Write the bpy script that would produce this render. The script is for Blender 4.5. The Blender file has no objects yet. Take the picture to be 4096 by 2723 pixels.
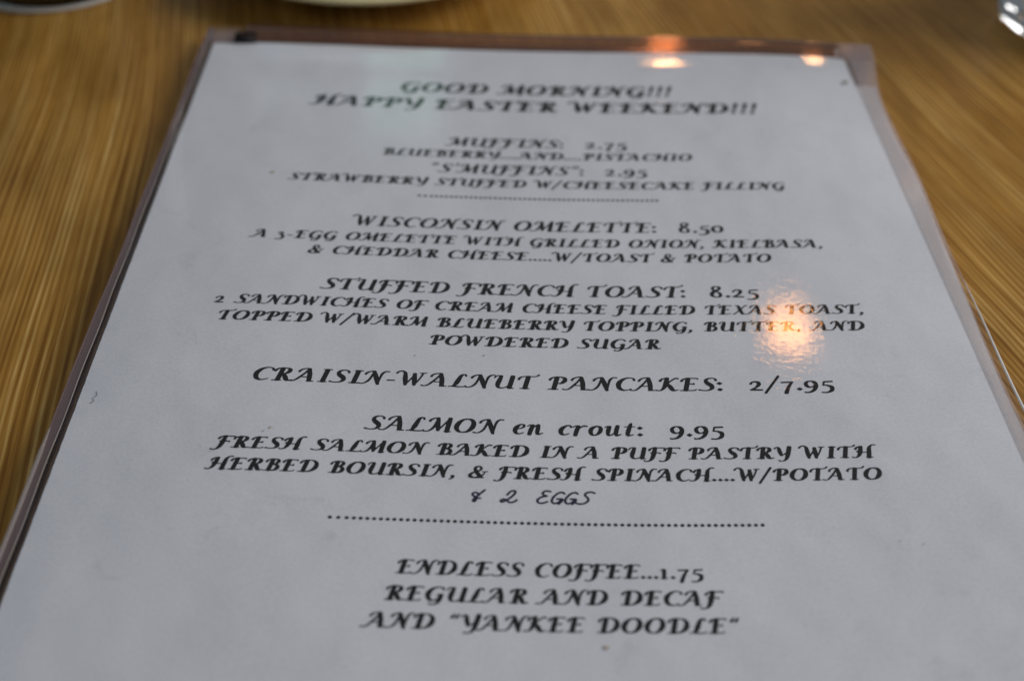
import bpy, bmesh, math, random
import numpy as np
from mathutils import Matrix, Vector

INCH = 0.0254
sc = bpy.context.scene
random.seed(4)

# ------------------------------------------------------------------ camera
CAM_R = ((0.9996943465003951, -0.01665719315571288, -0.01826886672240803),
         (-0.003119373214832636, 0.6480592560375965, -0.7615835280353321),
         (0.024525152107467554, 0.7614077347782661, 0.647809214455873))
CAM_C = (-0.49382282, -15.45734894, 8.03423202)          # inches
cam = bpy.data.cameras.new('camera')
cam.sensor_width = 36.0
cam.lens = 44.25
cam.clip_start = 0.01
cam.clip_end = 50
cam.dof.use_dof = True
cam.dof.focus_distance = 11.75*INCH
cam.dof.aperture_fstop = 8.5
cam_ob = bpy.data.objects.new('camera', cam)
sc.collection.objects.link(cam_ob)
m = Matrix.Identity(4)
for i in range(3):
    for j in range(3):
        m[i][j] = CAM_R[i][j]
    m[i][3] = CAM_C[i]*INCH
cam_ob.matrix_world = m
sc.camera = cam_ob
sc.view_settings.view_transform = 'Standard'
sc.view_settings.look = 'None'
sc.view_settings.exposure = 0.0
sc.view_settings.gamma = 1.0

# ------------------------------------------------------------------ room light
world = bpy.data.worlds.new('World')
sc.world = world
world.use_nodes = True
bg = world.node_tree.nodes['Background']
bg.inputs['Color'].default_value = (0.78, 0.87, 1.0, 1)
bg.inputs['Strength'].default_value = 0.175

def aim(o, target):
    d = Vector(target)-o.location
    o.rotation_euler = d.to_track_quat('-Z', 'Y').to_euler()

def area_light(name, loc, target, sx, sy, radiance, color):
    l = bpy.data.lights.new(name, 'AREA')
    l.shape = 'RECTANGLE'
    l.size, l.size_y = sx, sy
    l.energy = radiance*math.pi*sx*sy
    l.color = color
    o = bpy.data.objects.new(name, l)
    o.location = loc
    sc.collection.objects.link(o)
    aim(o, target)
    return o

def bulb_light(name, loc, radius, radiance, color):
    l = bpy.data.lights.new(name, 'POINT')
    l.shadow_soft_size = radius
    l.energy = radiance*4*math.pi**2*radius**2
    l.color = color
    o = bpy.data.objects.new(name, l)
    o.location = loc
    sc.collection.objects.link(o)
    return o

def along(u, v, az, el, dist):
    """point at a bearing seen from (u, v) inches on the menu"""
    a, e = math.radians(az), math.radians(el)
    return (u*INCH+dist*math.sin(a)*math.cos(e), v*INCH+dist*math.cos(a)*math.cos(e), dist*math.sin(e))

# big daylight window on the right, a second, weaker one behind the camera to the left
area_light('window_light', (1.00, 0.0, 0.66), (0.08, -0.1, 0), 0.9, 0.7, 5.2, (1.0, 0.95, 0.94))
area_light('side_window_light', (-1.5, -1.6, 1.5), (0, -0.1, 0), 1.2, 1.0, 1.0, (0.66, 0.88, 1.0))
# far greenish window mirrored in the upper left of the sleeve
area_light('far_window_light', along(-1.4, -.2, -3.4, 26.8, 3.6), (-1.4*INCH, -.2*INCH, 0), 0.23, 0.62, 0.75, (0.55, 1.0, 0.82))
area_light('far_window_fade_light', along(-1.9, -.2, -8.6, 25.5, 3.8), (-1.9*INCH, -.2*INCH, 0), 0.50, 0.55, 0.30, (0.66, 0.92, 1.0))  # added light, no second window: softens the left of the mirrored patch
# two pendant bulbs mirrored in the sleeve
bulb_light('pendant_bulb', along(2.55, -5.95, 14.2, 39.1, 1.25), 0.026, 25, (1.0, 0.41, 0.12))
bulb_light('pendant_bulb', along(1.79, -0.25, 7.6, 26.3, 1.7), 0.022, 56, (1.0, 0.42, 0.17))
bulb_light('pendant_bulb', along(4.1, .2, 16.8, 21.0, 2.2), 0.022, 42, (1.0, 0.50, 0.20))
for u_, p_ in ((-2.8, 5), (-2.4, 8), (-3.15, 3)):
    bulb_light('red_indicator', along(u_, -.22, math.degrees(math.atan((u_+.494)/15.24)), 26.9, 3.2), 0.010, p_, (1.0, 0.22, 0.14))

# ------------------------------------------------------------------ node helpers
def new_mat(name):
    mt = bpy.data.materials.new(name)
    mt.use_nodes = True
    nt = mt.node_tree
    for n in list(nt.nodes):
        nt.nodes.remove(n)
    out = nt.nodes.new('ShaderNodeOutputMaterial')
    return mt, nt, out

def N(nt, typ, ins=None, **kw):
    n = nt.nodes.new(typ)
    for k, v in kw.items():
        setattr(n, k, v)
    for k, v in (ins or {}).items():
        if isinstance(v, bpy.types.NodeSocket):
            nt.links.new(v, n.inputs[k])
        else:
            n.inputs[k].default_value = v
    return n

def MT(nt, op, a, b=None, c=None):
    n = nt.nodes.new('ShaderNodeMath')
    n.operation = op
    for i, v in enumerate((a, b, c)):
        if v is None:
            continue
        if isinstance(v, bpy.types.NodeSocket):
            nt.links.new(v, n.inputs[i])
        else:
            n.inputs[i].default_value = v
    return n.outputs[0]

def ramp(nt, fac, stops):
    n = nt.nodes.new('ShaderNodeValToRGB')
    e = n.color_ramp.elements
    while len(e) < len(stops):
        e.new(0.5)
    for el, (p, c) in zip(e, stops):
        el.position = p
        el.color = (*c, 1) if len(c) == 3 else c
    nt.links.new(fac, n.inputs[0])
    return n.outputs[0]

def mixc(nt, fac, a, b, mode='MIX'):
    n = nt.nodes.new('ShaderNodeMix')
    n.data_type = 'RGBA'
    n.blend_type = mode
    for idx, v in ((0, fac), (6, a), (7, b)):
        if isinstance(v, bpy.types.NodeSocket):
            nt.links.new(v, n.inputs[idx])
        else:
            n.inputs[idx].default_value = v if idx == 0 else (*v, 1)
    return n.outputs[2]

# ------------------------------------------------------------------ materials
def mat_wood():
    mt, nt, out = new_mat('oak_veneer')
    tc = N(nt, 'ShaderNodeTexCoord')
    sep = N(nt, 'ShaderNodeSeparateXYZ', {0: tc.outputs['Object']})
    # grain fans out from a far point, as on a flat-sawn leaf of veneer (inches)
    x = MT(nt, 'MULTIPLY', sep.outputs[0], 1/INCH)
    y = MT(nt, 'MULTIPLY', sep.outputs[1], 1/INCH)
    warp = N(nt, 'ShaderNodeTexNoise', {'Vector': tc.outputs['Object'], 'Scale': 5.0, 'Detail': 1.0})
    wv = MT(nt, 'MULTIPLY', MT(nt, 'SUBTRACT', warp.outputs[0], 0.5), 0.7)
    dx = MT(nt, 'ADD', MT(nt, 'ADD', x, 11.8), wv)
    dy = MT(nt, 'SUBTRACT', 54.0, y)
    r = MT(nt, 'SQRT', MT(nt, 'ADD', MT(nt, 'MULTIPLY', dx, dx), MT(nt, 'MULTIPLY', dy, dy)))
    th = MT(nt, 'MULTIPLY', MT(nt, 'ARCTAN2', dx, dy), 54.0)       # about inches across the grain
    def tex(sx, sy, detail=3.0, rough=.55, scale=1.0, dist=0.0):
        v = N(nt, 'ShaderNodeCombineXYZ', {0: MT(nt, 'MULTIPLY', th, sx), 1: MT(nt, 'MULTIPLY', r, sy), 2: 0.0})
        return N(nt, 'ShaderNodeTexNoise', {'Vector': v.outputs[0], 'Scale': scale, 'Detail': detail, 'Roughness': rough, 'Distortion': dist}).outputs[0]
    broad = tex(.55, .045, 2.0)
    mid = tex(8.5, .11, 3.0, .6)
    fine = tex(26.0, .22, 3.0, .65)
    pore = tex(48.0, .9, 2.0, .6)
    # growth-ring stripes
    ph = MT(nt, 'ADD', MT(nt, 'MULTIPLY', th, 96.0), MT(nt, 'MULTIPLY', broad, 70.0))
    ring = MT(nt, 'ADD', MT(nt, 'MULTIPLY', MT(nt, 'SINE', ph), .5), .5)
    g = MT(nt, 'ADD', MT(nt, 'MULTIPLY', mid, .34), MT(nt, 'ADD', MT(nt, 'MULTIPLY', fine, .50), MT(nt, 'MULTIPLY', ring, .16)))
    col = ramp(nt, g, [(.34, (.25, .112, .012)), (.45, (.38, .190, .030)), (.55, (.49, .275, .058)), (.65, (.68, .46, .16))])
    bc = ramp(nt, broad, [(.35, (.80, .74, .62)), (.65, (1.0, 1.0, 1.0))])
    col = mixc(nt, 1.0, col, bc, 'MULTIPLY')
    pf = ramp(nt, pore, [(.32, (.56, .46, .36)), (.46, (1, 1, 1))])
    col = mixc(nt, .75, col, pf, 'MULTIPLY')
    blot = tex(1.6, .45, 3.0, .6)          # cloudy figure across the grain
    bl = ramp(nt, blot, [(.36, (.80, .78, .72)), (.62, (1.10, 1.10, 1.12))])
    col = mixc(nt, 1.0, col, bl, 'MULTIPLY')
    hgt = MT(nt, 'ADD', MT(nt, 'MULTIPLY', pore, .6), MT(nt, 'MULTIPLY', fine, .4))
    bump = N(nt, 'ShaderNodeBump', {'Strength': .35, 'Distance': .00012, 'Height': hgt})
    rg = MT(nt, 'ADD', MT(nt, 'MULTIPLY', fine, .25), .32)
    b = N(nt, 'ShaderNodeBsdfPrincipled', {'Base Color': col, 'Roughness': rg, 'Normal': bump.outputs[0], 'Specular IOR Level': .25})
    nt.links.new(b.outputs[0], out.inputs[0])
    return mt

def mat_paper(name, base, ox=0):
    mt, nt, out = new_mat(name)
    tc = N(nt, 'ShaderNodeTexCoord')
    big = N(nt, 'ShaderNodeTexNoise', {'Vector': tc.outputs['Object'], 'Scale': 17.0, 'Detail': 3.0, 'Roughness': .5})
    fib = N(nt, 'ShaderNodeTexNoise', {'Vector': tc.outputs['Object'], 'Scale': 1500.0, 'Detail': 3.0, 'Roughness': .6})
    c1 = ramp(nt, big.outputs[0], [(.3, tuple(k*.97 for k in base)), (.7, base)])
    c2 = ramp(nt, fib.outputs[0], [(.3, (.91, .91, .92)), (.65, (1, 1, 1))])
    col = mixc(nt, 1.0, c1, c2, 'MULTIPLY')
    # smudges left by fingers
    sm = N(nt, 'ShaderNodeTexNoise', {'Vector': tc.outputs['Object'], 'Scale': 75.0, 'Detail': 5.0, 'Roughness': .7, 'Distortion': 1.2})
    sf = ramp(nt, sm.outputs[0], [(.60, (1, 1, 1)), (.78, (.86, .86, .88))])
    col = mixc(nt, 1.0, col, sf, 'MULTIPLY')
    h = MT(nt, 'ADD', MT(nt, 'MULTIPLY', fib.outputs[0], .012), MT(nt, 'MULTIPLY', big.outputs[0], 1.0))
    bump = N(nt, 'ShaderNodeBump', {'Strength': .8, 'Distance': .0042, 'Height': h})
    b = N(nt, 'ShaderNodeBsdfPrincipled', {'Base Color': col, 'Roughness': .85, 'Normal': bump.outputs[0], 'Specular IOR Level': .25})
    nt.links.new(b.outputs[0], out.inputs[0])
    return mt

def mat_ink(name, c):
    mt, nt, out = new_mat(name)
    tc = N(nt, 'ShaderNodeTexCoord')
    n = N(nt, 'ShaderNodeTexNoise', {'Vector': tc.outputs['Object'], 'Scale': 2500.0, 'Detail': 2.0})
    col = ramp(nt, n.outputs[0], [(.35, c), (.75, tuple(k*2.2 for k in c))])
    b = N(nt, 'ShaderNodeBsdfPrincipled', {'Base Color': col, 'Roughness': .6, 'Specular IOR Level': .3})
    nt.links.new(b.outputs[0], out.inputs[0])
    return mt

def mat_film(name, tint, rough, amp, haze=.0, hcol=(.6, .55, .55)):
    """clear vinyl: mirrors by Fresnel, otherwise lets what lies beneath show"""
    mt, nt, out = new_mat(name)
    tc = N(nt, 'ShaderNodeTexCoord')
    wr = N(nt, 'ShaderNodeTexNoise', {'Vector': tc.outputs['Object'], 'Scale': 620.0, 'Detail': 3.0, 'Roughness': .62, 'Distortion': .8})
    wav = N(nt, 'ShaderNodeTexNoise', {'Vector': tc.outputs['Object'], 'Scale': 42.0, 'Detail': 2.0})
    scr = N(nt, 'ShaderNodeTexNoise', {'Vector': N(nt, 'ShaderNodeMapping', {'Vector': tc.outputs['Object'], 'Rotation': (0, 0, .6), 'Scale': (60, 2400, 1)}).outputs[0], 'Scale': 1.0, 'Detail': 2.0})
    h = MT(nt, 'ADD', MT(nt, 'MULTIPLY', wr.outputs[0], .027*amp), MT(nt, 'ADD', MT(nt, 'MULTIPLY', wav.outputs[0], .06*amp), MT(nt, 'MULTIPLY', scr.outputs[0], .004*amp)))
    bump = N(nt, 'ShaderNodeBump', {'Strength': 1.0, 'Distance': .001, 'Height': h})
    gl = N(nt, 'ShaderNodeBsdfGlossy', {'Color': (1, 1, 1, 1), 'Roughness': rough, 'Normal': bump.outputs[0]})
    tr = N(nt, 'ShaderNodeBsdfTransparent', {'Color': (*tint, 1)})
    base = tr.outputs[0]
    if haze:
        df = N(nt, 'ShaderNodeBsdfDiffuse', {'Color': (*hcol, 1)})
        base = N(nt, 'ShaderNodeMixShader', {0: haze, 1: base, 2: df.outputs[0]}).outputs[0]
    geo = N(nt, 'ShaderNodeNewGeometry')
    ior = MT(nt, 'SUBTRACT', 1.5, MT(nt, 'MULTIPLY', geo.outputs['Backfacing'], 1.5-1/1.5))   # same mirror on both sides
    fr = N(nt, 'ShaderNodeFresnel', {'IOR': ior, 'Normal': bump.outputs[0]})
    mx = N(nt, 'ShaderNodeMixShader', {0: fr.outputs[0], 1: base, 2: gl.outputs[0]})
    nt.links.new(mx.outputs[0], out.inputs[0])
    return mt

def mat_simple(name, c, rough=.4, spec=.5, noise=0.0, scale=400., coat=0., trans=0., ior=1.5):
    mt, nt, out = new_mat(name)
    tc = N(nt, 'ShaderNodeTexCoord')
    n = N(nt, 'ShaderNodeTexNoise', {'Vector': tc.outputs['Object'], 'Scale': scale, 'Detail': 3.0})
    col = ramp(nt, n.outputs[0], [(.3, tuple(k*(1-noise) for k in c)), (.7, c)])
    b = N(nt, 'ShaderNodeBsdfPrincipled', {'Base Color': col, 'Roughness': rough, 'Specular IOR Level': spec, 'Coat Weight': coat, 'Transmission Weight': trans, 'IOR': ior})
    nt.links.new(b.outputs[0], out.inputs[0])
    return mt

M_WOOD = mat_wood()
M_PAPER = mat_paper('menu_paper', (.78, .795, .82))
M_PAPER2 = mat_paper('inner_paper', (.78, .78, .79))
M_INK = mat_ink('printer_ink', (.006, .005, .005))
M_PEN = mat_ink('ballpoint_ink', (.012, .010, .030))
M_FILM = mat_film('clear_vinyl', (.975, .975, .975), .035, .62)
M_WELD = mat_film('welded_vinyl', (.66, .54, .50), .14, 1.4, .38, (.36, .27, .27))
M_CLEAR = mat_film('corner_vinyl', (.92, .86, .84), .14, 1.2, .12, (.6, .5, .48))
M_MILK = mat_film('milky_vinyl', (.95, .90, .88), .12, .8, .24, (.86, .78, .76))
M_BEAD = mat_film('clear_bead', (.80, .76, .72), .10, .3, .25, (.85, .80, .76))
M_ROD = mat_simple('edge_glint_white', (.97, .95, .90), .16, 1.0, 0, 10., 1.0, .0, 1.52)  # near-white base colour stands in for the highlight on the clear edge
M_BIND = mat_film('brown_binding', (.58, .44, .36), .07, .35, .18, (.26, .15, .12))
M_HOLE = mat_simple('dark_hole', (.008, .004, .004), .5, .2)
M_GLASS = mat_simple('tumbler_glass', (.97, 1.0, .98), .02, .5, 0, 10., 0., 1.0, 1.5)
M_FOOT_GLINT = mat_simple('foot_glint_white', (.86, .86, .82), .18, .6, .1, 300., .5, .25, 1.5)  # pale colour stands in for the reflection on the glass foot
M_COLA = mat_simple('dark_drink', (.030, .012, .005), .02, .5, 0, 10.)
M_WATER = mat_simple('water', (.98, 1.0, 1.0), .0, .5, 0, 10., 0., 1.0, 1.33)
M_CERAMIC = mat_simple('cream_glaze', (.80, .68, .36), .22, .5, .08, 90., .3)

# ------------------------------------------------------------------ the page surface (fit to the photograph)
KC = (0.136305, -0.09515195, -0.01951455, -0.13563513, 0.0608145, -0.12581823, 0.02978899)
K = (0.136305, -0.09515195, -0.01951455, -0.13563513, 0.0608145, -0.12581823)
def zsurf(u, v):
    U, V = u/4.25, min(v, .6)/11.0
    if abs(U) > 1.0:      # go on straight past the sheet's edge
        s = math.copysign(1.0, U)
        e = abs(U)-1.0
        z1 = zsurf(s*4.25, v)
        z0 = zsurf(s*4.25*.99, v)
        return z1+(z1-z0)/.01*e
    return (K[0]+K[1]*V)*U*U+(K[2]+K[3]*V)*U**3+K[4]*V*U+K[5]*U**4

def ul(v):                 # outer left edge of the sleeve, inches
    t = min(max((-v-4.6)/1.2, 0), 1); t = t*t*(3-2*t)
    return -4.392-.018*t+.004*math.sin(v*2.1)
def ur(v):                 # outer right edge, wavy and flared at the top corner
    return 4.475+.22*math.exp(-(max(.45-v, 0)/1.15)**2)+.05*math.exp(-((v+2.9)/.8)**2)+.006*math.sin(v*3.)

def W(u, v, z):
    return (u*INCH, v*INCH, z*INCH)

def link(name, me, mat=None, parent=None):
    o = bpy.data.objects.new(name, me)
    sc.collection.objects.link(o)
    if mat:
        me.materials.append(mat)
    if parent:
        o.parent = parent
    return o

def mesh_of(name, V, F, smooth=True):
    me = bpy.data.meshes.new(name)
    me.from_pydata(V, [], F)
    if smooth:
        me.polygons.foreach_set('use_smooth', [True]*len(me.polygons))
    me.update()
    return me

def sheet(name, fu0, fu1, v0, v1, zfun, nu, nv, mat, parent, thick=0.0):
    """thin sheet between two edge curves; thick closes it below"""
    V, F = [], []
    for lay in range(2 if thick else 1):
        for j in range(nv+1):
            v = v0+(v1-v0)*j/nv
            a, b = fu0(v), fu1(v)
            for i in range(nu+1):
                u = a+(b-a)*i/nu
                V.append(W(u, v, zfun(u, v)-lay*thick))
    n1 = (nu+1)*(nv+1)
    s = 1 if v1 > v0 else -1
    def q(a, b, c, d):
        F.append((a, b, c, d) if s > 0 else (d, c, b, a))
    for j in range(nv):
        for i in range(nu):
            a = j*(nu+1)+i
            q(a, a+1, a+nu+2, a+nu+1)
            if thick:
                q(n1+a+nu+1, n1+a+nu+2, n1+a+1, n1+a)
    if thick:
        def side(a, b, c, d):      # cut edges get vertices of their own, so the shading stays crisp
            k = len(V)
            V.extend([V[a], V[b], V[c], V[d]])
            q(k, k+1, k+2, k+3)
        for i in range(nu):
            side(n1+i, n1+i+1, i+1, i)
            a = nv*(nu+1)+i
            side(a, a+1, n1+a+1, n1+a)
        for j in range(nv):
            a = j*(nu+1)
            side(a, a+nu+1, n1+a+nu+1, n1+a)
            a = j*(nu+1)+nu
            side(n1+a, n1+a+nu+1, a+nu+1, a)
    return link(name, mesh_of(name, V, F), mat, parent)

def tube(name, pts, rad, mat, parent, seg=10, ry=None):
    """rod along pts (inches); rad may be a function of the index"""
    V, F = [], []
    P = [Vector(p) for p in pts]
    for k, p in enumerate(P):
        t = (P[min(k+1, len(P)-1)]-P[max(k-1, 0)]).normalized()
        side = t.cross(Vector((0, 0, 1))).normalized()
        up = side.cross(t)
        r = rad(k) if callable(rad) else rad
        for a in range(seg):
            c = 2*math.pi*a/seg
            q = p+side*(r*math.cos(c))+up*((ry or r)*math.sin(c))
            V.append(W(*q))
    for k in range(len(P)-1):
        for a in range(seg):
            b = (a+1) % seg
            F.append((k*seg+a, k*seg+b, (k+1)*seg+b, (k+1)*seg+a))
    F.append(tuple(range(seg))[::-1])
    F.append(tuple((len(P)-1)*seg+a for a in range(seg)))
    return link(name, mesh_of(name, V, F), mat, parent)

def empty(name, label, cat, loc=(0, 0, 0)):
    o = bpy.data.objects.new(name, None)
    sc.collection.objects.link(o)
    o.location = loc
    o['label'] = label
    o['category'] = cat
    o.empty_display_size = .02
    return o

ZT = -0.19                # table top, inches

# ------------------------------------------------------------------ table
def build_table():
    t = empty('table', 'honey coloured oak veneer table top under the menu and the glasses', 'table', (0, 0, ZT*INCH))
    bm = bmesh.new()
    bmesh.ops.create_cube(bm, size=1)
    bmesh.ops.scale(bm, vec=(1.5, 1.2, .03), verts=bm.verts)
    bmesh.ops.translate(bm, vec=(0, .1, -.015), verts=bm.verts)
    bmesh.ops.bevel(bm, geom=list(bm.edges), offset=.003, segments=2, affect='EDGES')
    me = bpy.data.meshes.new('table_top')
    bm.to_mesh(me); bm.free()
    link('table_top', me, M_WOOD, t)
    bm = bmesh.new()
    bmesh.ops.create_cone(bm, segments=24, radius1=.045, radius2=.045, depth=.66, cap_ends=True)
    bmesh.ops.translate(bm, vec=(0, .1, -.36), verts=bm.verts)
    me = bpy.data.meshes.new('pedestal')
    bm.to_mesh(me); bm.free()
    link('pedestal', me, M_HOLE, t)
build_table()


# ---- pen-stroke alphabet -------------------------------------------------
# 'p' = points with their own pen width, 'n' = broad nib held at 35 degrees
NIB_W, NIB_MIN, NIB_A, SLANT = 0.235, 0.055, math.radians(36), 0.21
def SW(x, y=0.97):
    return ('p', [(x-.24,.74,.105),(x-.225,.80,.10),(x-.15,.90,.075),(x-.02,.955,.062),(x+.12,y,.06)])
def ST(x, y0=0.0, y1=1.0, w=.185):
    return ("p", [(x,max(y0,.08),w),(x,min(y1,.90),w)])
def FT(x, a=.16, b=.2, y=.028, w=.055):
    return ('p', [(x-a,y-.004,w),(x,y,w+.02),(x+b,y+.008,w)])
def LEG(x, top=.93):      # thin swelling leg that curls to the left at its foot
    return ('p', [(x,top,.10),(x-.01,.6,.115),(x-.04,.28,.105),(x-.13,.08,.075),(x-.25,.015,.062),(x-.38,.05,.075)])
G = {}
G['A'] = (.98, [('p',[(.12,.74,.10),(.15,.84,.085),(.26,.94,.07),(.42,.985,.065),(.52,.985,.07)]),
    ('p',[(.52,.97,.07),(.40,.62,.08),(.22,.25,.085),(.08,.06,.07),(-.06,.015,.06),(-.17,.045,.075)]),
    ('p',[(.53,.93,.15),(.66,.5,.19),(.74,.09,.175)]), ('p',[(.66,.03,.06),(.80,.028,.065),(.95,.03,.05)]),
    ('p',[(.22,.34,.055),(.66,.34,.055)])])
G['B'] = (.80, [SW(.24), ST(.30,.04,.93), ('p',[(.04,.03,.05),(.3,.035,.07),(.45,.03,.06)]),
    ('p',[(.3,.965,.06),(.50,.955,.075),(.62,.86,.13),(.63,.74,.15),(.53,.58,.09),(.36,.53,.055)]),
    ('p',[(.46,.53,.07),(.64,.46,.12),(.72,.30,.17),(.66,.12,.13),(.48,.03,.065),(.3,.03,.06)])])
G['C'] = (.80, [('p',[(.80,.80,.105),(.78,.88,.08),(.66,.96,.06),(.46,.955,.075),(.25,.81,.13),(.13,.52,.19),(.20,.21,.17),(.38,.045,.10),(.56,.035,.06),(.76,.13,.05)])])
G['D'] = (1.02,[SW(.26), ST(.32,.04,.93), ('p',[(.05,.03,.05),(.3,.032,.07),(.45,.03,.06)]),
    ('p',[(.28,.965,.06),(.55,.965,.065),(.77,.86,.12),(.90,.62,.18),(.88,.33,.18),(.70,.10,.10),(.45,.025,.06),(.3,.03,.06)])])
G['E'] = (.80, [SW(.24), ST(.28,.04,.93), ('p',[(.2,.965,.06),(.45,.955,.06),(.70,.945,.065),(.72,.885,.05)]),
    ('p',[(.28,.52,.06),(.52,.52,.065),(.59,.56,.07),(.59,.48,.055)]), ('p',[(.02,.03,.05),(.28,.032,.075),(.5,.03,.06),(.68,.04,.06),(.76,.11,.05)])])
G['F'] = (.72, [SW(.24), ('p',[(.30,.93,.16),(.29,.5,.195),(.27,.15,.17),(.20,-.08,.11),(.08,-.18,.07),(-.05,-.2,.06),(-.14,-.15,.08)]),
    ('p',[(.2,.965,.065),(.5,.955,.065),(.78,.95,.07),(.81,.88,.055)]), ('p',[(.12,.52,.06),(.58,.525,.07),(.64,.47,.06)])])
G['G'] = (.90, [('p',[(.80,.82,.10),(.77,.89,.08),(.64,.965,.06),(.46,.955,.075),(.25,.81,.13),(.13,.52,.19),(.20,.22,.17),(.38,.05,.10),(.55,.07,.065),(.72,.28,.055)]),
    ('p',[(.76,.42,.17),(.76,.15,.17),(.70,-.1,.11),(.55,-.215,.065),(.40,-.21,.06),(.33,-.15,.08)]), ('p',[(.58,.44,.055),(.76,.445,.07),(.88,.45,.05)])])
G['H'] = (1.0, [('p',[(.04,.74,.105),(.07,.83,.09),(.17,.92,.075),(.30,.94,.07)]),
    ('p',[(.32,.93,.15),(.31,.6,.185),(.28,.3,.155),(.19,.09,.09),(.05,.015,.06),(-.08,.05,.075)]),
    ('p',[(.12,.52,.055),(.3,.47,.055),(.82,.47,.055)]), ('p',[(.12,.52,.055),(.14,.57,.05)]),
    ('p',[(.80,.05,.18),(.79,.45,.19),(.78,.78,.16),(.83,.98,.10),(.93,1.085,.07),(1.08,1.08,.075)]), ('p',[(.66,.03,.05),(.8,.03,.07),(1.0,.03,.05)])])
G['I'] = (.50, [ST(.27,.04,.96), ('p',[(.10,.955,.055),(.27,.955,.075),(.47,.96,.055)]), ('p',[(.06,.03,.05),(.27,.032,.075),(.46,.03,.055)])])
G['K'] = (.88, [SW(.24), ('p',[(.30,.93,.16),(.29,.55,.185),(.26,.28,.15),(.17,.08,.085),(.04,.015,.06),(-.09,.05,.075)]),
    ('p',[(.80,.93,.085),(.68,.945,.075),(.52,.78,.065),(.34,.50,.06)]), ('p',[(.40,.50,.11),(.54,.28,.18),(.66,.09,.16),(.78,.03,.08),(.92,.07,.05)])])
G['L'] = (.74, [('p',[(.60,.85,.085),(.57,.94,.07),(.46,.955,.075),(.37,.85,.13),(.33,.6,.17),(.28,.32,.18),(.21,.12,.10),(.12,.04,.06)]),
    ('p',[(-.02,.03,.055),(.12,.045,.06),(.28,.035,.085),(.48,.025,.07),(.66,.04,.06),(.74,.11,.055)])])
G['M'] = (1.10,[('p',[(.04,.74,.105),(.07,.83,.09),(.18,.93,.07),(.34,.975,.065)]),
    ('p',[(.37,.93,.08),(.34,.5,.10),(.27,.22,.095),(.13,.05,.065),(-.02,.015,.06),(-.12,.05,.075)]),
    ('p',[(.38,.93,.15),(.46,.5,.18),(.54,.13,.14)]), ('p',[(.54,.08,.07),(.72,.5,.065),(.92,.97,.07)]),
    ('p',[(.93,.93,.17),(.94,.5,.19),(.96,.06,.18)]), ('p',[(.84,.03,.05),(.96,.03,.07),(1.14,.035,.05)])])
G['N'] = (.98, [('p',[(.04,.74,.105),(.07,.83,.09),(.18,.93,.07),(.34,.975,.065)]),
    ('p',[(.37,.93,.075),(.34,.5,.09),(.27,.22,.09),(.13,.05,.065),(-.02,.015,.06),(-.13,.05,.075)]),
    ('p',[(.38,.93,.15),(.58,.48,.19),(.76,.02,.13)]),
    ('p',[(.77,.02,.07),(.76,.45,.085),(.77,.75,.10),(.84,.92,.085),(.94,.985,.065),(1.06,.965,.065)])])
G['O'] = (.98, [('p',[(.50,.965,.065),(.72,.89,.13),(.85,.64,.19),(.83,.34,.18),(.68,.10,.11),(.46,.03,.065),(.26,.10,.12),(.12,.36,.19),(.16,.66,.17),(.31,.89,.10),(.50,.965,.065)])])
G['P'] = (.78, [SW(.24), ST(.30,.04,.93), ('p',[(.04,.03,.05),(.3,.032,.075),(.50,.03,.05)]),
    ('p',[(.28,.965,.06),(.50,.955,.07),(.67,.85,.14),(.69,.68,.17),(.58,.50,.11),(.42,.46,.055),(.34,.48,.05)])])
G['R'] = (.86, [SW(.24), ST(.30,.04,.93), ('p',[(.04,.03,.05),(.3,.032,.075),(.46,.03,.05)]),
    ('p',[(.28,.965,.06),(.50,.955,.07),(.64,.86,.14),(.65,.72,.16),(.54,.56,.09),(.36,.51,.055)]),
    ('p',[(.46,.50,.12),(.58,.28,.18),(.68,.10,.16),(.80,.03,.075),(.94,.08,.055)])])
G['S'] = (.68, [('p',[(.66,.80,.105),(.63,.89,.08),(.48,.965,.06),(.28,.92,.09),(.20,.76,.14),(.30,.58,.18),(.48,.42,.19),(.56,.24,.155),(.46,.08,.085),(.26,.025,.06),(.08,.05,.065),(-.02,.08,.085)])])
G['T'] = (.80, [('p',[(.02,.72,.105),(.03,.80,.095),(.12,.91,.07),(.34,.955,.06),(.62,.945,.06),(.80,.98,.06),(.88,1.08,.085)]),
    ST(.42,.04,.93), ('p',[(.20,.03,.05),(.42,.032,.075),(.62,.03,.05)])])
G['U'] = (.98, [('p',[(-.02,.80,.07),(.04,.92,.06),(.16,.965,.065),(.25,.88,.13)]),
    ('p',[(.27,.92,.13),(.24,.6,.18),(.22,.32,.18),(.28,.10,.12),(.44,.03,.07),(.62,.09,.06),(.76,.25,.055)]),
    ST(.80,.05,.96,.185), ('p',[(.8,.035,.07),(.88,.03,.06),(1.0,.03,.05)])])
G['W'] = (1.18,[('p',[(-.20,.90,.09),(-.17,.98,.075),(-.05,1.07,.07),(.10,1.02,.10),(.19,.88,.15)]),
    ('p',[(.19,.88,.15),(.28,.48,.19),(.38,.06,.13)]), ('p',[(.38,.03,.065),(.54,.5,.065),(.68,.90,.07)]),
    ('p',[(.62,.86,.15),(.70,.48,.19),(.78,.06,.13)]), ('p',[(.78,.03,.065),(.92,.48,.07),(1.0,.93,.08)]), ('p',[(.86,.955,.055),(1.14,.96,.055)])])
G['X'] = (.84, [('p',[(.10,.955,.055),(.20,.955,.07),(.30,.88,.14),(.44,.5,.19),(.62,.10,.15),(.72,.03,.07),(.84,.05,.05)]),
    ('p',[(.82,.95,.075),(.72,.93,.07),(.44,.5,.06),(.14,.06,.07),(.02,.03,.06)])])
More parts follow.
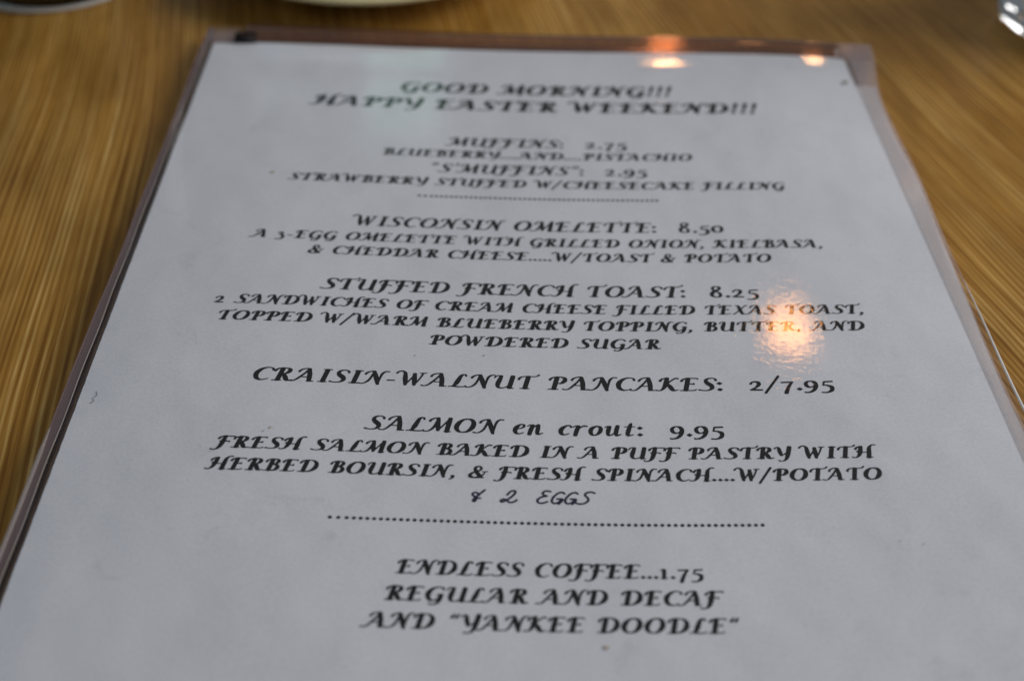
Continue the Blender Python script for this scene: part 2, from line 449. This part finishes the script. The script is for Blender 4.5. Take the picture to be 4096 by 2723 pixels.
G['Y'] = (.84, [('p',[(-.06,.84,.07),(-.02,.92,.06),(.08,.965,.07),(.16,.90,.13),(.25,.6,.18),(.36,.30,.13)]),
    ('p',[(.36,.28,.06),(.50,.36,.055),(.68,.58,.055)]),
    ('p',[(.74,.96,.19),(.72,.5,.19),(.69,.18,.16),(.62,-.08,.10),(.48,-.19,.065),(.32,-.2,.06),(.27,-.15,.07)])])
G['e'] = (.56, [('p',[(.16,.36,.055),(.34,.42,.06),(.46,.54,.09),(.42,.66,.09),(.28,.68,.07),(.14,.52,.15),(.10,.30,.18),(.17,.10,.13),(.32,.03,.065),(.52,.12,.05)])])
G['n'] = (.78, [('p',[(-.06,.58,.05),(.04,.66,.06),(.14,.62,.13)]), ('p',[(.17,.62,.16),(.14,.3,.17),(.13,.03,.16)]),
    ('p',[(.16,.35,.055),(.28,.58,.065),(.42,.68,.10)]), ('p',[(.43,.64,.15),(.45,.4,.17),(.47,.12,.15),(.55,.03,.08),(.72,.12,.05)])])
G['c'] = (.56, [('p',[(.52,.58,.10),(.44,.68,.07),(.30,.66,.08),(.14,.50,.15),(.09,.29,.18),(.17,.09,.13),(.32,.03,.065),(.50,.12,.05)])])
G['r'] = (.58, [('p',[(-.06,.58,.05),(.04,.66,.06),(.14,.62,.13)]), ('p',[(.17,.62,.16),(.14,.3,.17),(.13,.03,.16)]),
    ('p',[(.18,.40,.055),(.32,.60,.065),(.44,.67,.08),(.56,.64,.07)])])
G['o'] = (.66, [('p',[(.32,.675,.065),(.47,.60,.12),(.54,.42,.165),(.49,.18,.13),(.33,.035,.065),(.18,.09,.12),(.09,.30,.17),(.13,.52,.14),(.32,.675,.065)])])
G['u'] = (.76, [('p',[(-.06,.58,.05),(.03,.66,.06),(.12,.62,.13)]), ('p',[(.14,.62,.15),(.12,.35,.17),(.15,.10,.13),(.26,.035,.075),(.38,.14,.055),(.48,.32,.055)]),
    ('p',[(.50,.67,.16),(.49,.3,.17),(.52,.09,.14),(.60,.03,.08),(.74,.12,.05)])])
G['t'] = (.50, [('p',[(.22,.86,.10),(.20,.70,.15),(.17,.35,.17),(.17,.12,.15),(.25,.03,.08),(.44,.10,.05)]), ('p',[(-.04,.65,.05),(.42,.655,.05)])])
G['0'] = (.68, [('p',[(.32,.675,.06),(.50,.60,.13),(.57,.38,.17),(.50,.14,.13),(.32,.035,.06),(.14,.12,.13),(.07,.34,.17),(.13,.56,.13),(.32,.675,.06)])])
G['1'] = (.42, [('p',[(.19,.06,.16),(.21,.60,.16)]), ('p',[(.02,.58,.05),(.16,.66,.07)]), ('p',[(.05,.03,.05),(.37,.03,.05)])])
G['2'] = (.64, [('p',[(.06,.50,.09),(.12,.61,.08),(.26,.675,.08),(.42,.61,.14),(.43,.45,.15),(.30,.25,.09),(.06,.06,.07)]), ('p',[(.05,.055,.085),(.3,.055,.105),(.55,.05,.085)])])
G['3'] = (.60, [('p',[(.10,.58,.07),(.22,.675,.07),(.40,.62,.13),(.38,.48,.10),(.20,.38,.06)]),
    ('p',[(.20,.38,.06),(.42,.32,.10),(.50,.14,.16),(.42,-.08,.12),(.22,-.2,.065),(.0,-.19,.08)])])
G['5'] = (.60, [('p',[(.18,.62,.07),(.12,.36,.07)]), ('p',[(.18,.62,.09),(.54,.64,.09)]),
    ('p',[(.12,.36,.06),(.32,.34,.09),(.50,.20,.16),(.46,-.04,.14),(.26,-.18,.08),(.02,-.18,.075)])])
G['7'] = (.62, [('p',[(.08,.60,.09),(.56,.62,.09)]), ('p',[(.54,.60,.08),(.36,.25,.13),(.22,-.18,.16)])])
G['8'] = (.68, [('p',[(.33,.99,.06),(.50,.92,.12),(.50,.76,.12),(.32,.60,.13),(.14,.42,.16),(.10,.22,.16),(.20,.07,.10),(.34,.03,.065),(.50,.09,.12),(.54,.28,.14),(.42,.48,.08),(.24,.62,.09),(.16,.80,.13),(.22,.94,.09),(.33,.99,.06)])])
G['9'] = (.66, [('p',[(.48,.34,.06),(.34,.22,.065),(.18,.26,.12),(.10,.44,.15),(.17,.62,.10),(.33,.685,.065),(.50,.60,.14),(.56,.38,.17),(.48,.08,.14),(.30,-.12,.10),(.06,-.18,.075),(.02,-.14,.07)])])
G[':'] = (.34, [('d',[(.15,.095,.26),(.151,.095,.26)]), ('d',[(.15,.56,.26),(.151,.56,.26)])])
G['.'] = (.22, [('d',[(.12,.09,.26),(.121,.09,.26)])])
G[','] = (.32, [('p',[(.14,.085,.15),(.17,.06,.14),(.14,-.08,.09),(.02,-.18,.05)])])
G['!'] = (.32, [('p',[(.14,.085,.15),(.15,.095,.15)]), ('p',[(.15,.30,.07),(.17,.7,.12),(.18,.97,.15)])])
G['-'] = (.42, [('p',[(.04,.33,.075),(.34,.33,.075)])])
G['/'] = (.56, [('p',[(-.02,-.18,.10),(.46,1.08,.10)])])
G["'"] = (.26, [('p',[(.16,1.0,.13),(.12,.80,.07)])])
G['"'] = (.46, [('p',[(.14,.98,.13),(.10,.78,.06)]), ('p',[(.34,.98,.13),(.30,.78,.06)])])
G['`'] = (.50, [('p',[(.10,.80,.13),(.12,.88,.10),(.20,1.02,.05)]), ('p',[(.32,.80,.13),(.34,.88,.10),(.42,1.02,.05)])])
G['&'] = (.98, [('p',[(.86,.52,.055),(.80,.30,.07),(.60,.08,.12),(.36,.03,.09),(.14,.10,.14),(.10,.26,.14),(.22,.42,.09),(.50,.58,.08),(.60,.76,.11),(.50,.93,.09),(.34,.93,.09),(.26,.78,.13),(.36,.54,.16),(.56,.26,.17),(.72,.06,.12),(.86,.05,.06)]),
    ('p',[(.70,.52,.05),(.98,.53,.05)])])
G[' '] = (.42, [])
# ballpoint handwriting
HP = .098
G['h&'] = (.62,[('p',[(.42,.52,HP),(.28,.70,HP),(.12,.68,HP),(.10,.54,HP),(.24,.40,HP),(.34,.22,HP),(.30,.04,HP),(.22,.16,HP),(.38,.50,HP),(.62,.92,HP)]), ('p',[(.26,.30,HP),(.52,.30,HP)])])
G['h2'] = (.78,[('p',[(.22,.60,HP),(.34,.86,HP),(.52,.92,HP),(.58,.76,HP),(.46,.46,HP),(.22,.16,HP),(.06,.06,HP),(.0,.16,HP),(.10,.28,HP),(.28,.20,HP),(.46,.04,HP),(.66,.10,HP),(.76,.24,HP)])])
G['hE'] = (.66,[('p',[(.56,.92,HP),(.34,.96,HP),(.20,.82,HP),(.28,.66,HP),(.44,.58,HP),(.20,.50,HP),(.04,.28,HP),(.12,.08,HP),(.34,.04,HP),(.54,.16,HP)])])
G['hG'] = (.62,[('p',[(.58,.78,HP),(.46,.88,HP),(.26,.80,HP),(.08,.50,HP),(.06,.20,HP),(.20,.04,HP),(.40,.12,HP),(.52,.38,HP)]), ('p',[(.30,.38,HP),(.54,.38,HP),(.56,.26,HP),(.44,.0,HP)])])
G['hS'] = (.66,[('p',[(.74,.86,HP),(.56,.94,HP),(.34,.86,HP),(.30,.68,HP),(.46,.50,HP),(.52,.28,HP),(.36,.08,HP),(.12,.04,HP),(-.06,.10,HP)])])

def dense(pts):
    a = np.array(pts, float)
    if len(a) == 2:
        t = np.linspace(0, 1, 9)[:, None]
        return a[0]*(1-t) + a[1]*t
    q = np.vstack([2*a[0]-a[1], a, 2*a[-1]-a[-2]])
    out = []
    for i in range(1, len(q)-2):
        p0, p1, p2, p3 = q[i-1], q[i], q[i+1], q[i+2]
        for k in range(6):
            t = k/6.
            out.append(.5*((2*p1)+(-p0+p2)*t+(2*p0-5*p1+4*p2-p3)*t*t+(-p0+3*p1-3*p2+p3)*t**3))
    out.append(a[-1])
    return np.array(out)

def glyph_field(name, n, hand=False, bold=1.0):
    """signed field (positive = ink) sampled on a grid; cell = 1/n of the cap height"""
    adv, strokes = G[name]
    segs = []
    for kind, pts in strokes:
        d = dense(pts)
        d[:, 0] += (.05 if name in '0123456789:.' else SLANT)*d[:, 1]
        d[:, 2] *= bold if kind != 'd' else 1.0
        segs.append((d, kind))
    allp = np.vstack([q[0] for q in segs])
    x0, x1 = allp[:, 0].min()-.16, allp[:, 0].max()+.16
    y0, y1 = allp[:, 1].min()-.16, allp[:, 1].max()+.16
    nx, ny = int((x1-x0)*n)+2, int((y1-y0)*n)+2
    X, Y = np.meshgrid(x0+np.arange(nx)/n, y0+np.arange(ny)/n)
    F = np.full(X.shape, -1.0)
    for d, kind in segs:
        for a, b in zip(d[:-1], d[1:]):
            dx, dy = b[0]-a[0], b[1]-a[1]
            L2 = dx*dx+dy*dy+1e-12
            t = np.clip(((X-a[0])*dx+(Y-a[1])*dy)/L2, 0, 1)
            if kind == 'd':     # lozenge, as the full stops of the typeface
                dd = np.abs(X-a[0])/1.2+np.abs(Y-a[1])
                r = .5*a[2]
            elif hand:
                dd = np.hypot(X-a[0]-t*dx, Y-a[1]-t*dy)
                r = .5*(a[2]+t*(b[2]-a[2]))
            else:       # slightly flattened pen, so that stroke ends are cut at a slant
                ex, ey = X-a[0]-t*dx, Y-a[1]-t*dy
                dd = (np.abs(ex)**3+np.abs(ey)**3)**(1/3.)
                r = .5*(a[2]+t*(b[2]-a[2]))
            F = np.maximum(F, r-dd)
    return x0, y0, F

# text, cap height (in), baseline v, u left, u right   (inches on the sheet)
LINES = [
 ('GOOD MORNING!!!', .24, -1.168, -1.698, 1.772),
 ('HAPPY EASTER WEEKEND!!!', .24, -1.584, -2.759, 2.809),
 ('MUFFINS:  2.75', .185, -2.436, -1.036, 1.125),
 ('BLUEBERRY....AND....PISTACHIO', .146, -2.692, -1.798, 1.873),
 ('"S\'MUFFINS":  2.95', .185, -3.026, -1.237, 1.321),
 ('STRAWBERRY STUFFED W/CHEESECAKE FILLING', .146, -3.301, -2.823, 2.875),
 ('WISCONSIN OMELETTE:  8.50', .185, -4.156, -2.007, 2.072),
 ('A 3-EGG OMELETTE WITH GRILLED ONION, KIELBASA,', .146, -4.437, -3.060, 3.106),
 ('& CHEDDAR CHEESE.....W/TOAST & POTATO', .146, -4.696, -2.439, 2.497),
 ('STUFFED FRENCH TOAST:  8.25', .185, -5.299, -2.227, 2.281),
 ('2 SANDWICHES OF CREAM CHEESE FILLED TEXAS TOAST,', .146, -5.575, -3.262, 3.304),
 ('TOPPED W/WARM BLUEBERRY TOPPING, BUTTER, AND', .146, -5.839, -3.198, 3.246),
 ('POWDERED SUGAR', .146, -6.111, -1.084, 1.175),
 ('CRAISIN-WALNUT PANCAKES:  2/7.95', .185, -6.714, -2.724, 2.778),
 ('SALMON en crout:  9.95', .185, -7.321, -1.600, 1.658),
 ('FRESH SALMON BAKED IN A PUFF PASTRY WITH', .146, -7.608, -2.899, 2.939),
 ('HERBED BOURSIN, & FRESH SPINACH....W/POTATO', .146, -7.875, -2.922, 2.957),
 ('ENDLESS COFFEE...1.75', .146, -8.952, -1.219, 1.274),
 ('REGULAR AND DECAF', .146, -9.220, -1.294, 1.368),
 ('AND `YANKEE DOODLE`', .146, -9.487, -1.424, 1.481)]

# ------------------------------------------------------------------ lettering
CACHE = {}
def glyph_faces(name, n=34, hand=False, bold=1.0):
    """polygons of a glyph by marching squares, in cap-height units"""
    key = (name, bold)
    if key in CACHE:
        return CACHE[key]
    x0, y0, Fd = glyph_field(name, n, hand, bold)
    ny, nx = Fd.shape
    polys = []
    inside = Fd > 0
    for j in range(ny-1):
        run = None
        for i in range(nx-1):
            c = [(i, j), (i+1, j), (i+1, j+1), (i, j+1)]
            s = [bool(inside[q[1], q[0]]) for q in c]
            if all(s):
                if run is None:
                    run = i
                if i-run >= 5:
                    polys.append([(run, j), (i+1, j), (i+1, j+1), (run, j+1)]); run = None
                continue
            if run is not None:
                polys.append([(run, j), (i, j), (i, j+1), (run, j+1)]); run = None
            if not any(s):
                continue
            pl = []
            for k in range(4):
                a, b = c[k], c[(k+1) % 4]
                fa, fb = Fd[a[1], a[0]], Fd[b[1], b[0]]
                if s[k]:
                    pl.append(a)
                if s[k] != s[(k+1) % 4]:
                    t = fa/(fa-fb)
                    pl.append((a[0]+(b[0]-a[0])*t, a[1]+(b[1]-a[1])*t))
            if len(pl) >= 3:
                polys.append(pl)
        if run is not None:
            polys.append([(run, j), (nx-1, j), (nx-1, j+1), (run, j+1)])
    out = [[(x0+p[0]/n, y0+p[1]/n) for p in pl] for pl in polys]
    CACHE[key] = out
    return out

INK_Z = 0.0018
def text_object(name, seq, H, v, a, b, mat, parent, sx=1.10, track=.125, hand=False, bold=1.30):
    """seq: glyph names; baseline at v, stretched to run from a to b"""
    adv = [G[c][0]*sx+track for c in seq]
    fac = (b-a)/(sum(adv)-track)
    V, F = [], []
    x = a
    for c, w in zip(seq, adv):
        if G[c][1]:
            gx = fac*sx
            for pl in glyph_faces(c, hand=hand, bold=bold):
                s = len(V)
                for px, py in pl:
                    u, vv = x+px*gx, v+py*H
                    V.append(W(u, vv, zsurf(u, vv)+INK_Z))
                F.append(tuple(range(s, s+len(pl))))
        x += w*fac
    return link(name, mesh_of(name, V, F, False), mat, parent)

def dot_line(name, us, v, r, mat, parent):
    V, F = [], []
    for u in us:
        s = len(V)
        for k in range(10):
            c = 2*math.pi*k/10
            uu, vv = u+r*math.cos(c), v+r*.95*math.sin(c)
            V.append(W(uu, vv, zsurf(uu, vv)+INK_Z))
        F.append(tuple(range(s, s+10)))
    return link(name, mesh_of(name, V, F, False), mat, parent)

# ------------------------------------------------------------------ menu
def build_menu():
    t = empty('menu', 'printed breakfast menu sheet in a clear vinyl sleeve lying on the wooden table', 'menu')
    rj = random.Random(7)
    jag = [rj.uniform(-.002, .002) for _ in range(400)]
    def pl(v): 
        k = (-v)*20.0; i = int(max(k, 0)); f = k-i
        return -4.25+jag[i % 400]*(1-f)+jag[(i+1) % 400]*f
    # the three leaves: top one carries the page we read
    page = sheet('paper_sheet', pl, lambda v: 4.25, 0.0, -11.0, zsurf, 60, 220, M_PAPER, t, .006)
    for tx, H, v, a, b in LINES:
        text_object('text_line', list(tx), H, v-.002, a, b, M_INK, page, bold=1.33 if H < .16 else 1.22 if H < .2 else 1.36)
    text_object('handwritten_note', ['h&', ' ', ' ', 'h2', ' ', ' ', 'hE', 'hG', 'hG', 'hS'], .155, -8.160, -.65, .395, M_PEN, page, 1.0, .04, True)
    page_dots = []
    u0, u1 = -1.30, 1.388
    step = .0556
    us = [u0-.01, u0+.058, u0+.126]+[u0+.185+step*k for k in range(int((u1-u0-.185)/step)+1)]
    dot_line('dotted_rule', us, -3.535, .0200, M_INK, page)
    us = [-1.80, -1.73, -1.66]+[-1.60+.0564*k for k in range(62)]
    dot_line('dotted_rule', us, -8.385, .0185, M_INK, page)
    # front film
    def zfilm(u, v):
        e = 0.0
        w = max(0.0, (abs(u)-4.25)/.25)
        e = -.02*w if u < 0 else .012*w*math.sin(v*2.3)
        return zsurf(u, v)+.009+e+.012*math.exp(-((v+.42)/.42)**2)*1.15
    sheet('front_film', ul, ur, .46, -11.4, zfilm, 64, 260, M_FILM, t)
    # welded margins left and right of the front leaf
    sheet('edge_weld', lambda v: ul(v), lambda v: -4.325+.003*math.sin(v*5), .44, -11.4, lambda u, v: zfilm(u, v)+.004, 4, 150, M_WELD, t, .018)
    nb = 120
    tube('edge_bead', [(ul(v)-.004, v, zfilm(ul(v), v)) for v in [.44-11.84*k/nb for k in range(nb+1)]], .009, M_WELD, t, 10)
    tube('edge_bead', [(ul(v)-.004, v, zfilm(ul(v), v)-.002) for v in [-7.32-4.0*k/60 for k in range(61)]], lambda k: .024*min(1, .35+k/8), M_BEAD, t, 12)
    tube('painted_seam_shadow', [(-4.305, v, zfilm(-4.305, v)-.004) for v in [.36-11.7*k/nb for k in range(nb+1)]], .008, M_HOLE, t, 6)  # near-black rod stands in for the line of shade along the seam
    tube('edge_bead', [(ur(v)-.002, v, zfilm(ur(v), v)-.002) for v in [.44-5.7*k/60 for k in range(61)]], .007, M_MILK, t, 10)
    tube('edge_bead', [(ur(v)+.002, v, zfilm(ur(v), v)-.002) for v in [-5.0-6.4*k/nb for k in range(nb+1)]], lambda k: .004+.009*min(1, k/25), M_ROD, t, 14)  # white rod painted in as the bright highlight down this edge
    tube('edge_bead', [(-4.318+.004*math.sin(v*5), v, zfilm(-4.31, v)+.006) for v in [.40-11.8*k/nb for k in range(nb+1)]], .006, M_BEAD, t, 8)
    sheet('edge_weld', lambda v: 4.285, lambda v: ur(v)-.075*min(max((-v-4.2)/1.6, 0), 1), .44, -11.4, lambda u, v: zfilm(u, v)+.004, 4, 150, M_MILK, t)
    # second leaf
    def z2(u, v): return zsurf(u, v)*.92-.026
    sheet('inner_sheet', lambda v: -4.18, lambda v: ur(v)-.012-.06*min(max((-v-4.6)/1.4, 0), 1), -.70, -11.1, z2, 30, 90, M_PAPER2, t, .006)
    sheet('inner_film', lambda v: ul(v)+.035, lambda v: ur(v)-.015, .30, -11.4, lambda u, v: z2(u, v)+.010, 30, 90, M_FILM, t)
    tube('edge_bead', [(ul(v)+.03, v, z2(ul(v), v)) for v in [.28-11.6*k/nb for k in range(nb+1)]], .012, M_BEAD, t, 8)
    # third leaf
    def z3(u, v): return zsurf(u, v)*.55-.105
    sheet('back_sheet', lambda v: -4.22, lambda v: 4.30, -.10, -11.1, z3, 30, 90, M_PAPER2, t, .006)
    sheet('back_film', lambda v: ul(v)+.05, lambda v: ur(v)-.05, .42, -11.4, lambda u, v: z3(u, v)-.012, 30, 90, M_CLEAR, t, .012)
    tube('edge_bead', [(ul(v)+.05, v, z3(ul(v), v)) for v in [.40-11.7*k/nb for k in range(nb+1)]], .014, M_WELD, t, 8)
    # rolled brown top binding
    V, F = [], []
    nU, nA = 90, 14
    ua, ub = -3.86, 4.20
    for i in range(nU+1):
        u = ua+(ub-ua)*i/nU
        for k in range(nA+1):
            a = math.pi*k/nA
            hw = .245-.06*i/nU
            v = .02+hw+hw*math.cos(math.pi-a)
            V.append(W(u, v, zsurf(u, 0)-.02+.105*math.sin(a)))
    for i in range(nU):
        for k in range(nA):
            a = i*(nA+1)+k
            F.append((a, a+nA+1, a+nA+2, a+1))
    F.append(tuple(range(nA+1)))
    F.append(tuple(nU*(nA+1)+k for k in range(nA+1))[::-1])
    link('top_binding', mesh_of('top_binding', V, F), M_BIND, t)
    tube('binding_end', [(-3.97, .09, zsurf(-3.9, 0)+.03), (-3.93, .09, zsurf(-3.9, 0)+.03), (-3.70, .10, zsurf(-3.8, 0)+.03)], .125, M_HOLE, t, 14, .06)
    # clear corner pieces beside the binding
    sheet('corner_patch', lambda v: ul(v)+.02, lambda v: -3.95, .32, .02, lambda u, v: zfilm(u, v)+.012, 6, 4, M_CLEAR, t, .02)
    sheet('corner_patch', lambda v: 4.21, lambda v: ur(v)-.02, .42, -.02, lambda u, v: zfilm(u, v)+.012, 6, 4, M_CLEAR, t, .02)
    return t, zfilm
menu, zfilm = build_menu()

# crumbs and spots on the sleeve
SPOTS = [(-3.016, -3.168, .020, (.56, .50, .30)), (4.12, -.712, .036, (.28, .26, .20)), (.445, -9.628, .018, (.58, .46, .38)),
         (-2.44, -7.348, .012, (.64, .56, .40)), (-2.496, -7.393, .008, (.50, .60, .64)), (-.54, -6.261, .008, (.45, .30, .20)),
         (-1.206, -6.296, .006, (.20, .20, .22)), (2.954, -8.582, .008, (.62, .48, .52)), (3.14, -8.616, .008, (.60, .58, .60)),
         (-3.92, -5.13, .006, (.5, .5, .55))]
for i, (u, v, r, c) in enumerate(SPOTS):
    rr = random.Random(i)
    V, F = [W(u, v, zfilm(u, v)+.006)], []
    for k in range(11):
        a = 2*math.pi*k/11
        q = r*rr.uniform(.7, 1.25)
        uu, vv = u+q*math.cos(a)*1.2, v+q*math.sin(a)
        V.append(W(uu, vv, zfilm(uu, vv)+.0008))
    for k in range(11):
        F.append((0, 1+k, 1+(k+1) % 11))
    link('food_speck', mesh_of('food_speck', V, F), mat_simple('speck', c, .5, .3, .3, 3000.), menu)
# a short hair caught under the film near the left edge
hp = [(-4.11, -6.90), (-4.09, -6.95), (-4.12, -6.99), (-4.10, -7.03), (-4.13, -7.06)]
tube('stray_hair', [(a, b, zsurf(a, b)+.005) for a, b in hp], .0022, mat_simple('hair', (.12, .11, .14), .5), menu, 5)

# ------------------------------------------------------------------ glasses and saucer
def lathe(name, prof, mat, parent, seg=96, facet=None):
    """profile (r, z) in inches, closed if it starts and ends on the axis"""
    V, F = [], []
    for r, z in prof:
        for a in range(seg):
            c = 2*math.pi*a/seg
            q = 1.0
            if facet:
                nf, depth, zlo, zhi = facet
                if zlo <= z <= zhi:
                    ph = (c*nf/(2*math.pi)) % 1.0-.5
                    q = (math.cos(math.pi/nf)/math.cos(ph*2*math.pi/nf))*depth+(1-depth)
            V.append(W(r*q*math.cos(c), r*q*math.sin(c), z))
    n = len(prof)
    for i in range(n-1):
        for a in range(seg):
            b = (a+1) % seg
            F.append((i*seg+a, i*seg+b, (i+1)*seg+b, (i+1)*seg+a))
    bm = bmesh.new()
    me = mesh_of(name, V, F)
    bm.from_mesh(me)
    bmesh.ops.remove_doubles(bm, verts=bm.verts, dist=1e-6)
    bmesh.ops.recalc_face_normals(bm, faces=bm.faces)
    bm.to_mesh(me); bm.free()
    for p in me.polygons:
        p.use_smooth = not facet
    return link(name, me, mat, parent)

g = empty('drinking_glass', 'round tumbler of dark drink standing beyond the upper left corner of the menu', 'glass', W(-7.1, 2.52, ZT))
lathe('glass_body', [(0, .03), (1.10, .03), (1.17, .0), (1.29, .02), (1.37, .09), (1.40, .2), (1.385, .34), (1.37, .5), (1.43, 1.6), (1.55, 4.3), (1.545, 4.36), (1.50, 4.36), (1.48, 4.3), (1.34, 1.6), (1.30, .40), (1.24, .20), (1.1, .13), (0, .12)], M_GLASS, g)
ring = [(1.31+.055*math.cos(2*math.pi*k/12), .055+.055*math.sin(2*math.pi*k/12)) for k in range(13)]
lathe('base_glint_ring', ring, M_FOOT_GLINT, g)  # added pale ring, paints the bright reflection round the base
lathe('dark_drink', [(0, .125), (1.09, .135), (1.23, .205), (1.29, .405), (1.333, 1.6), (1.38, 2.4), (0, 2.4)], M_COLA, g)

g = empty('cut_glass_tumbler', 'faceted clear tumbler at the right, beyond the upper right corner of the menu', 'glass', W(8.08, 1.62, ZT))
lathe('glass_body', [(0, .05), (.95, .05), (1.06, .0), (1.16, .06), (1.27, .30), (1.36, .7), (1.42, 1.4), (1.50, 3.6), (1.49, 3.66), (1.42, 3.66), (1.40, 3.6), (1.30, 1.4), (1.20, .8), (.95, .55), (0, .50)], M_GLASS, g, 96, (12, .9, .03, 1.5))
lathe('drinking_water', [(0, .505), (.94, .555), (1.19, .81), (1.29, 1.4), (1.35, 2.5), (0, 2.5)], M_WATER, g, 96, (12, .5, .03, 1.45))

g = empty('saucer', 'cream glazed saucer peeking in at the top edge beyond the menu', 'saucer', W(-2.46, 3.28, ZT))
lathe('dish', [(0, .09), (1.2, .09), (1.35, .0), (1.5, .0), (1.6, .1), (2.2, .30), (2.66, .50), (2.72, .56), (2.70, .61), (2.60, .62), (2.15, .42), (1.55, .22), (0, .20)], M_CERAMIC, g)
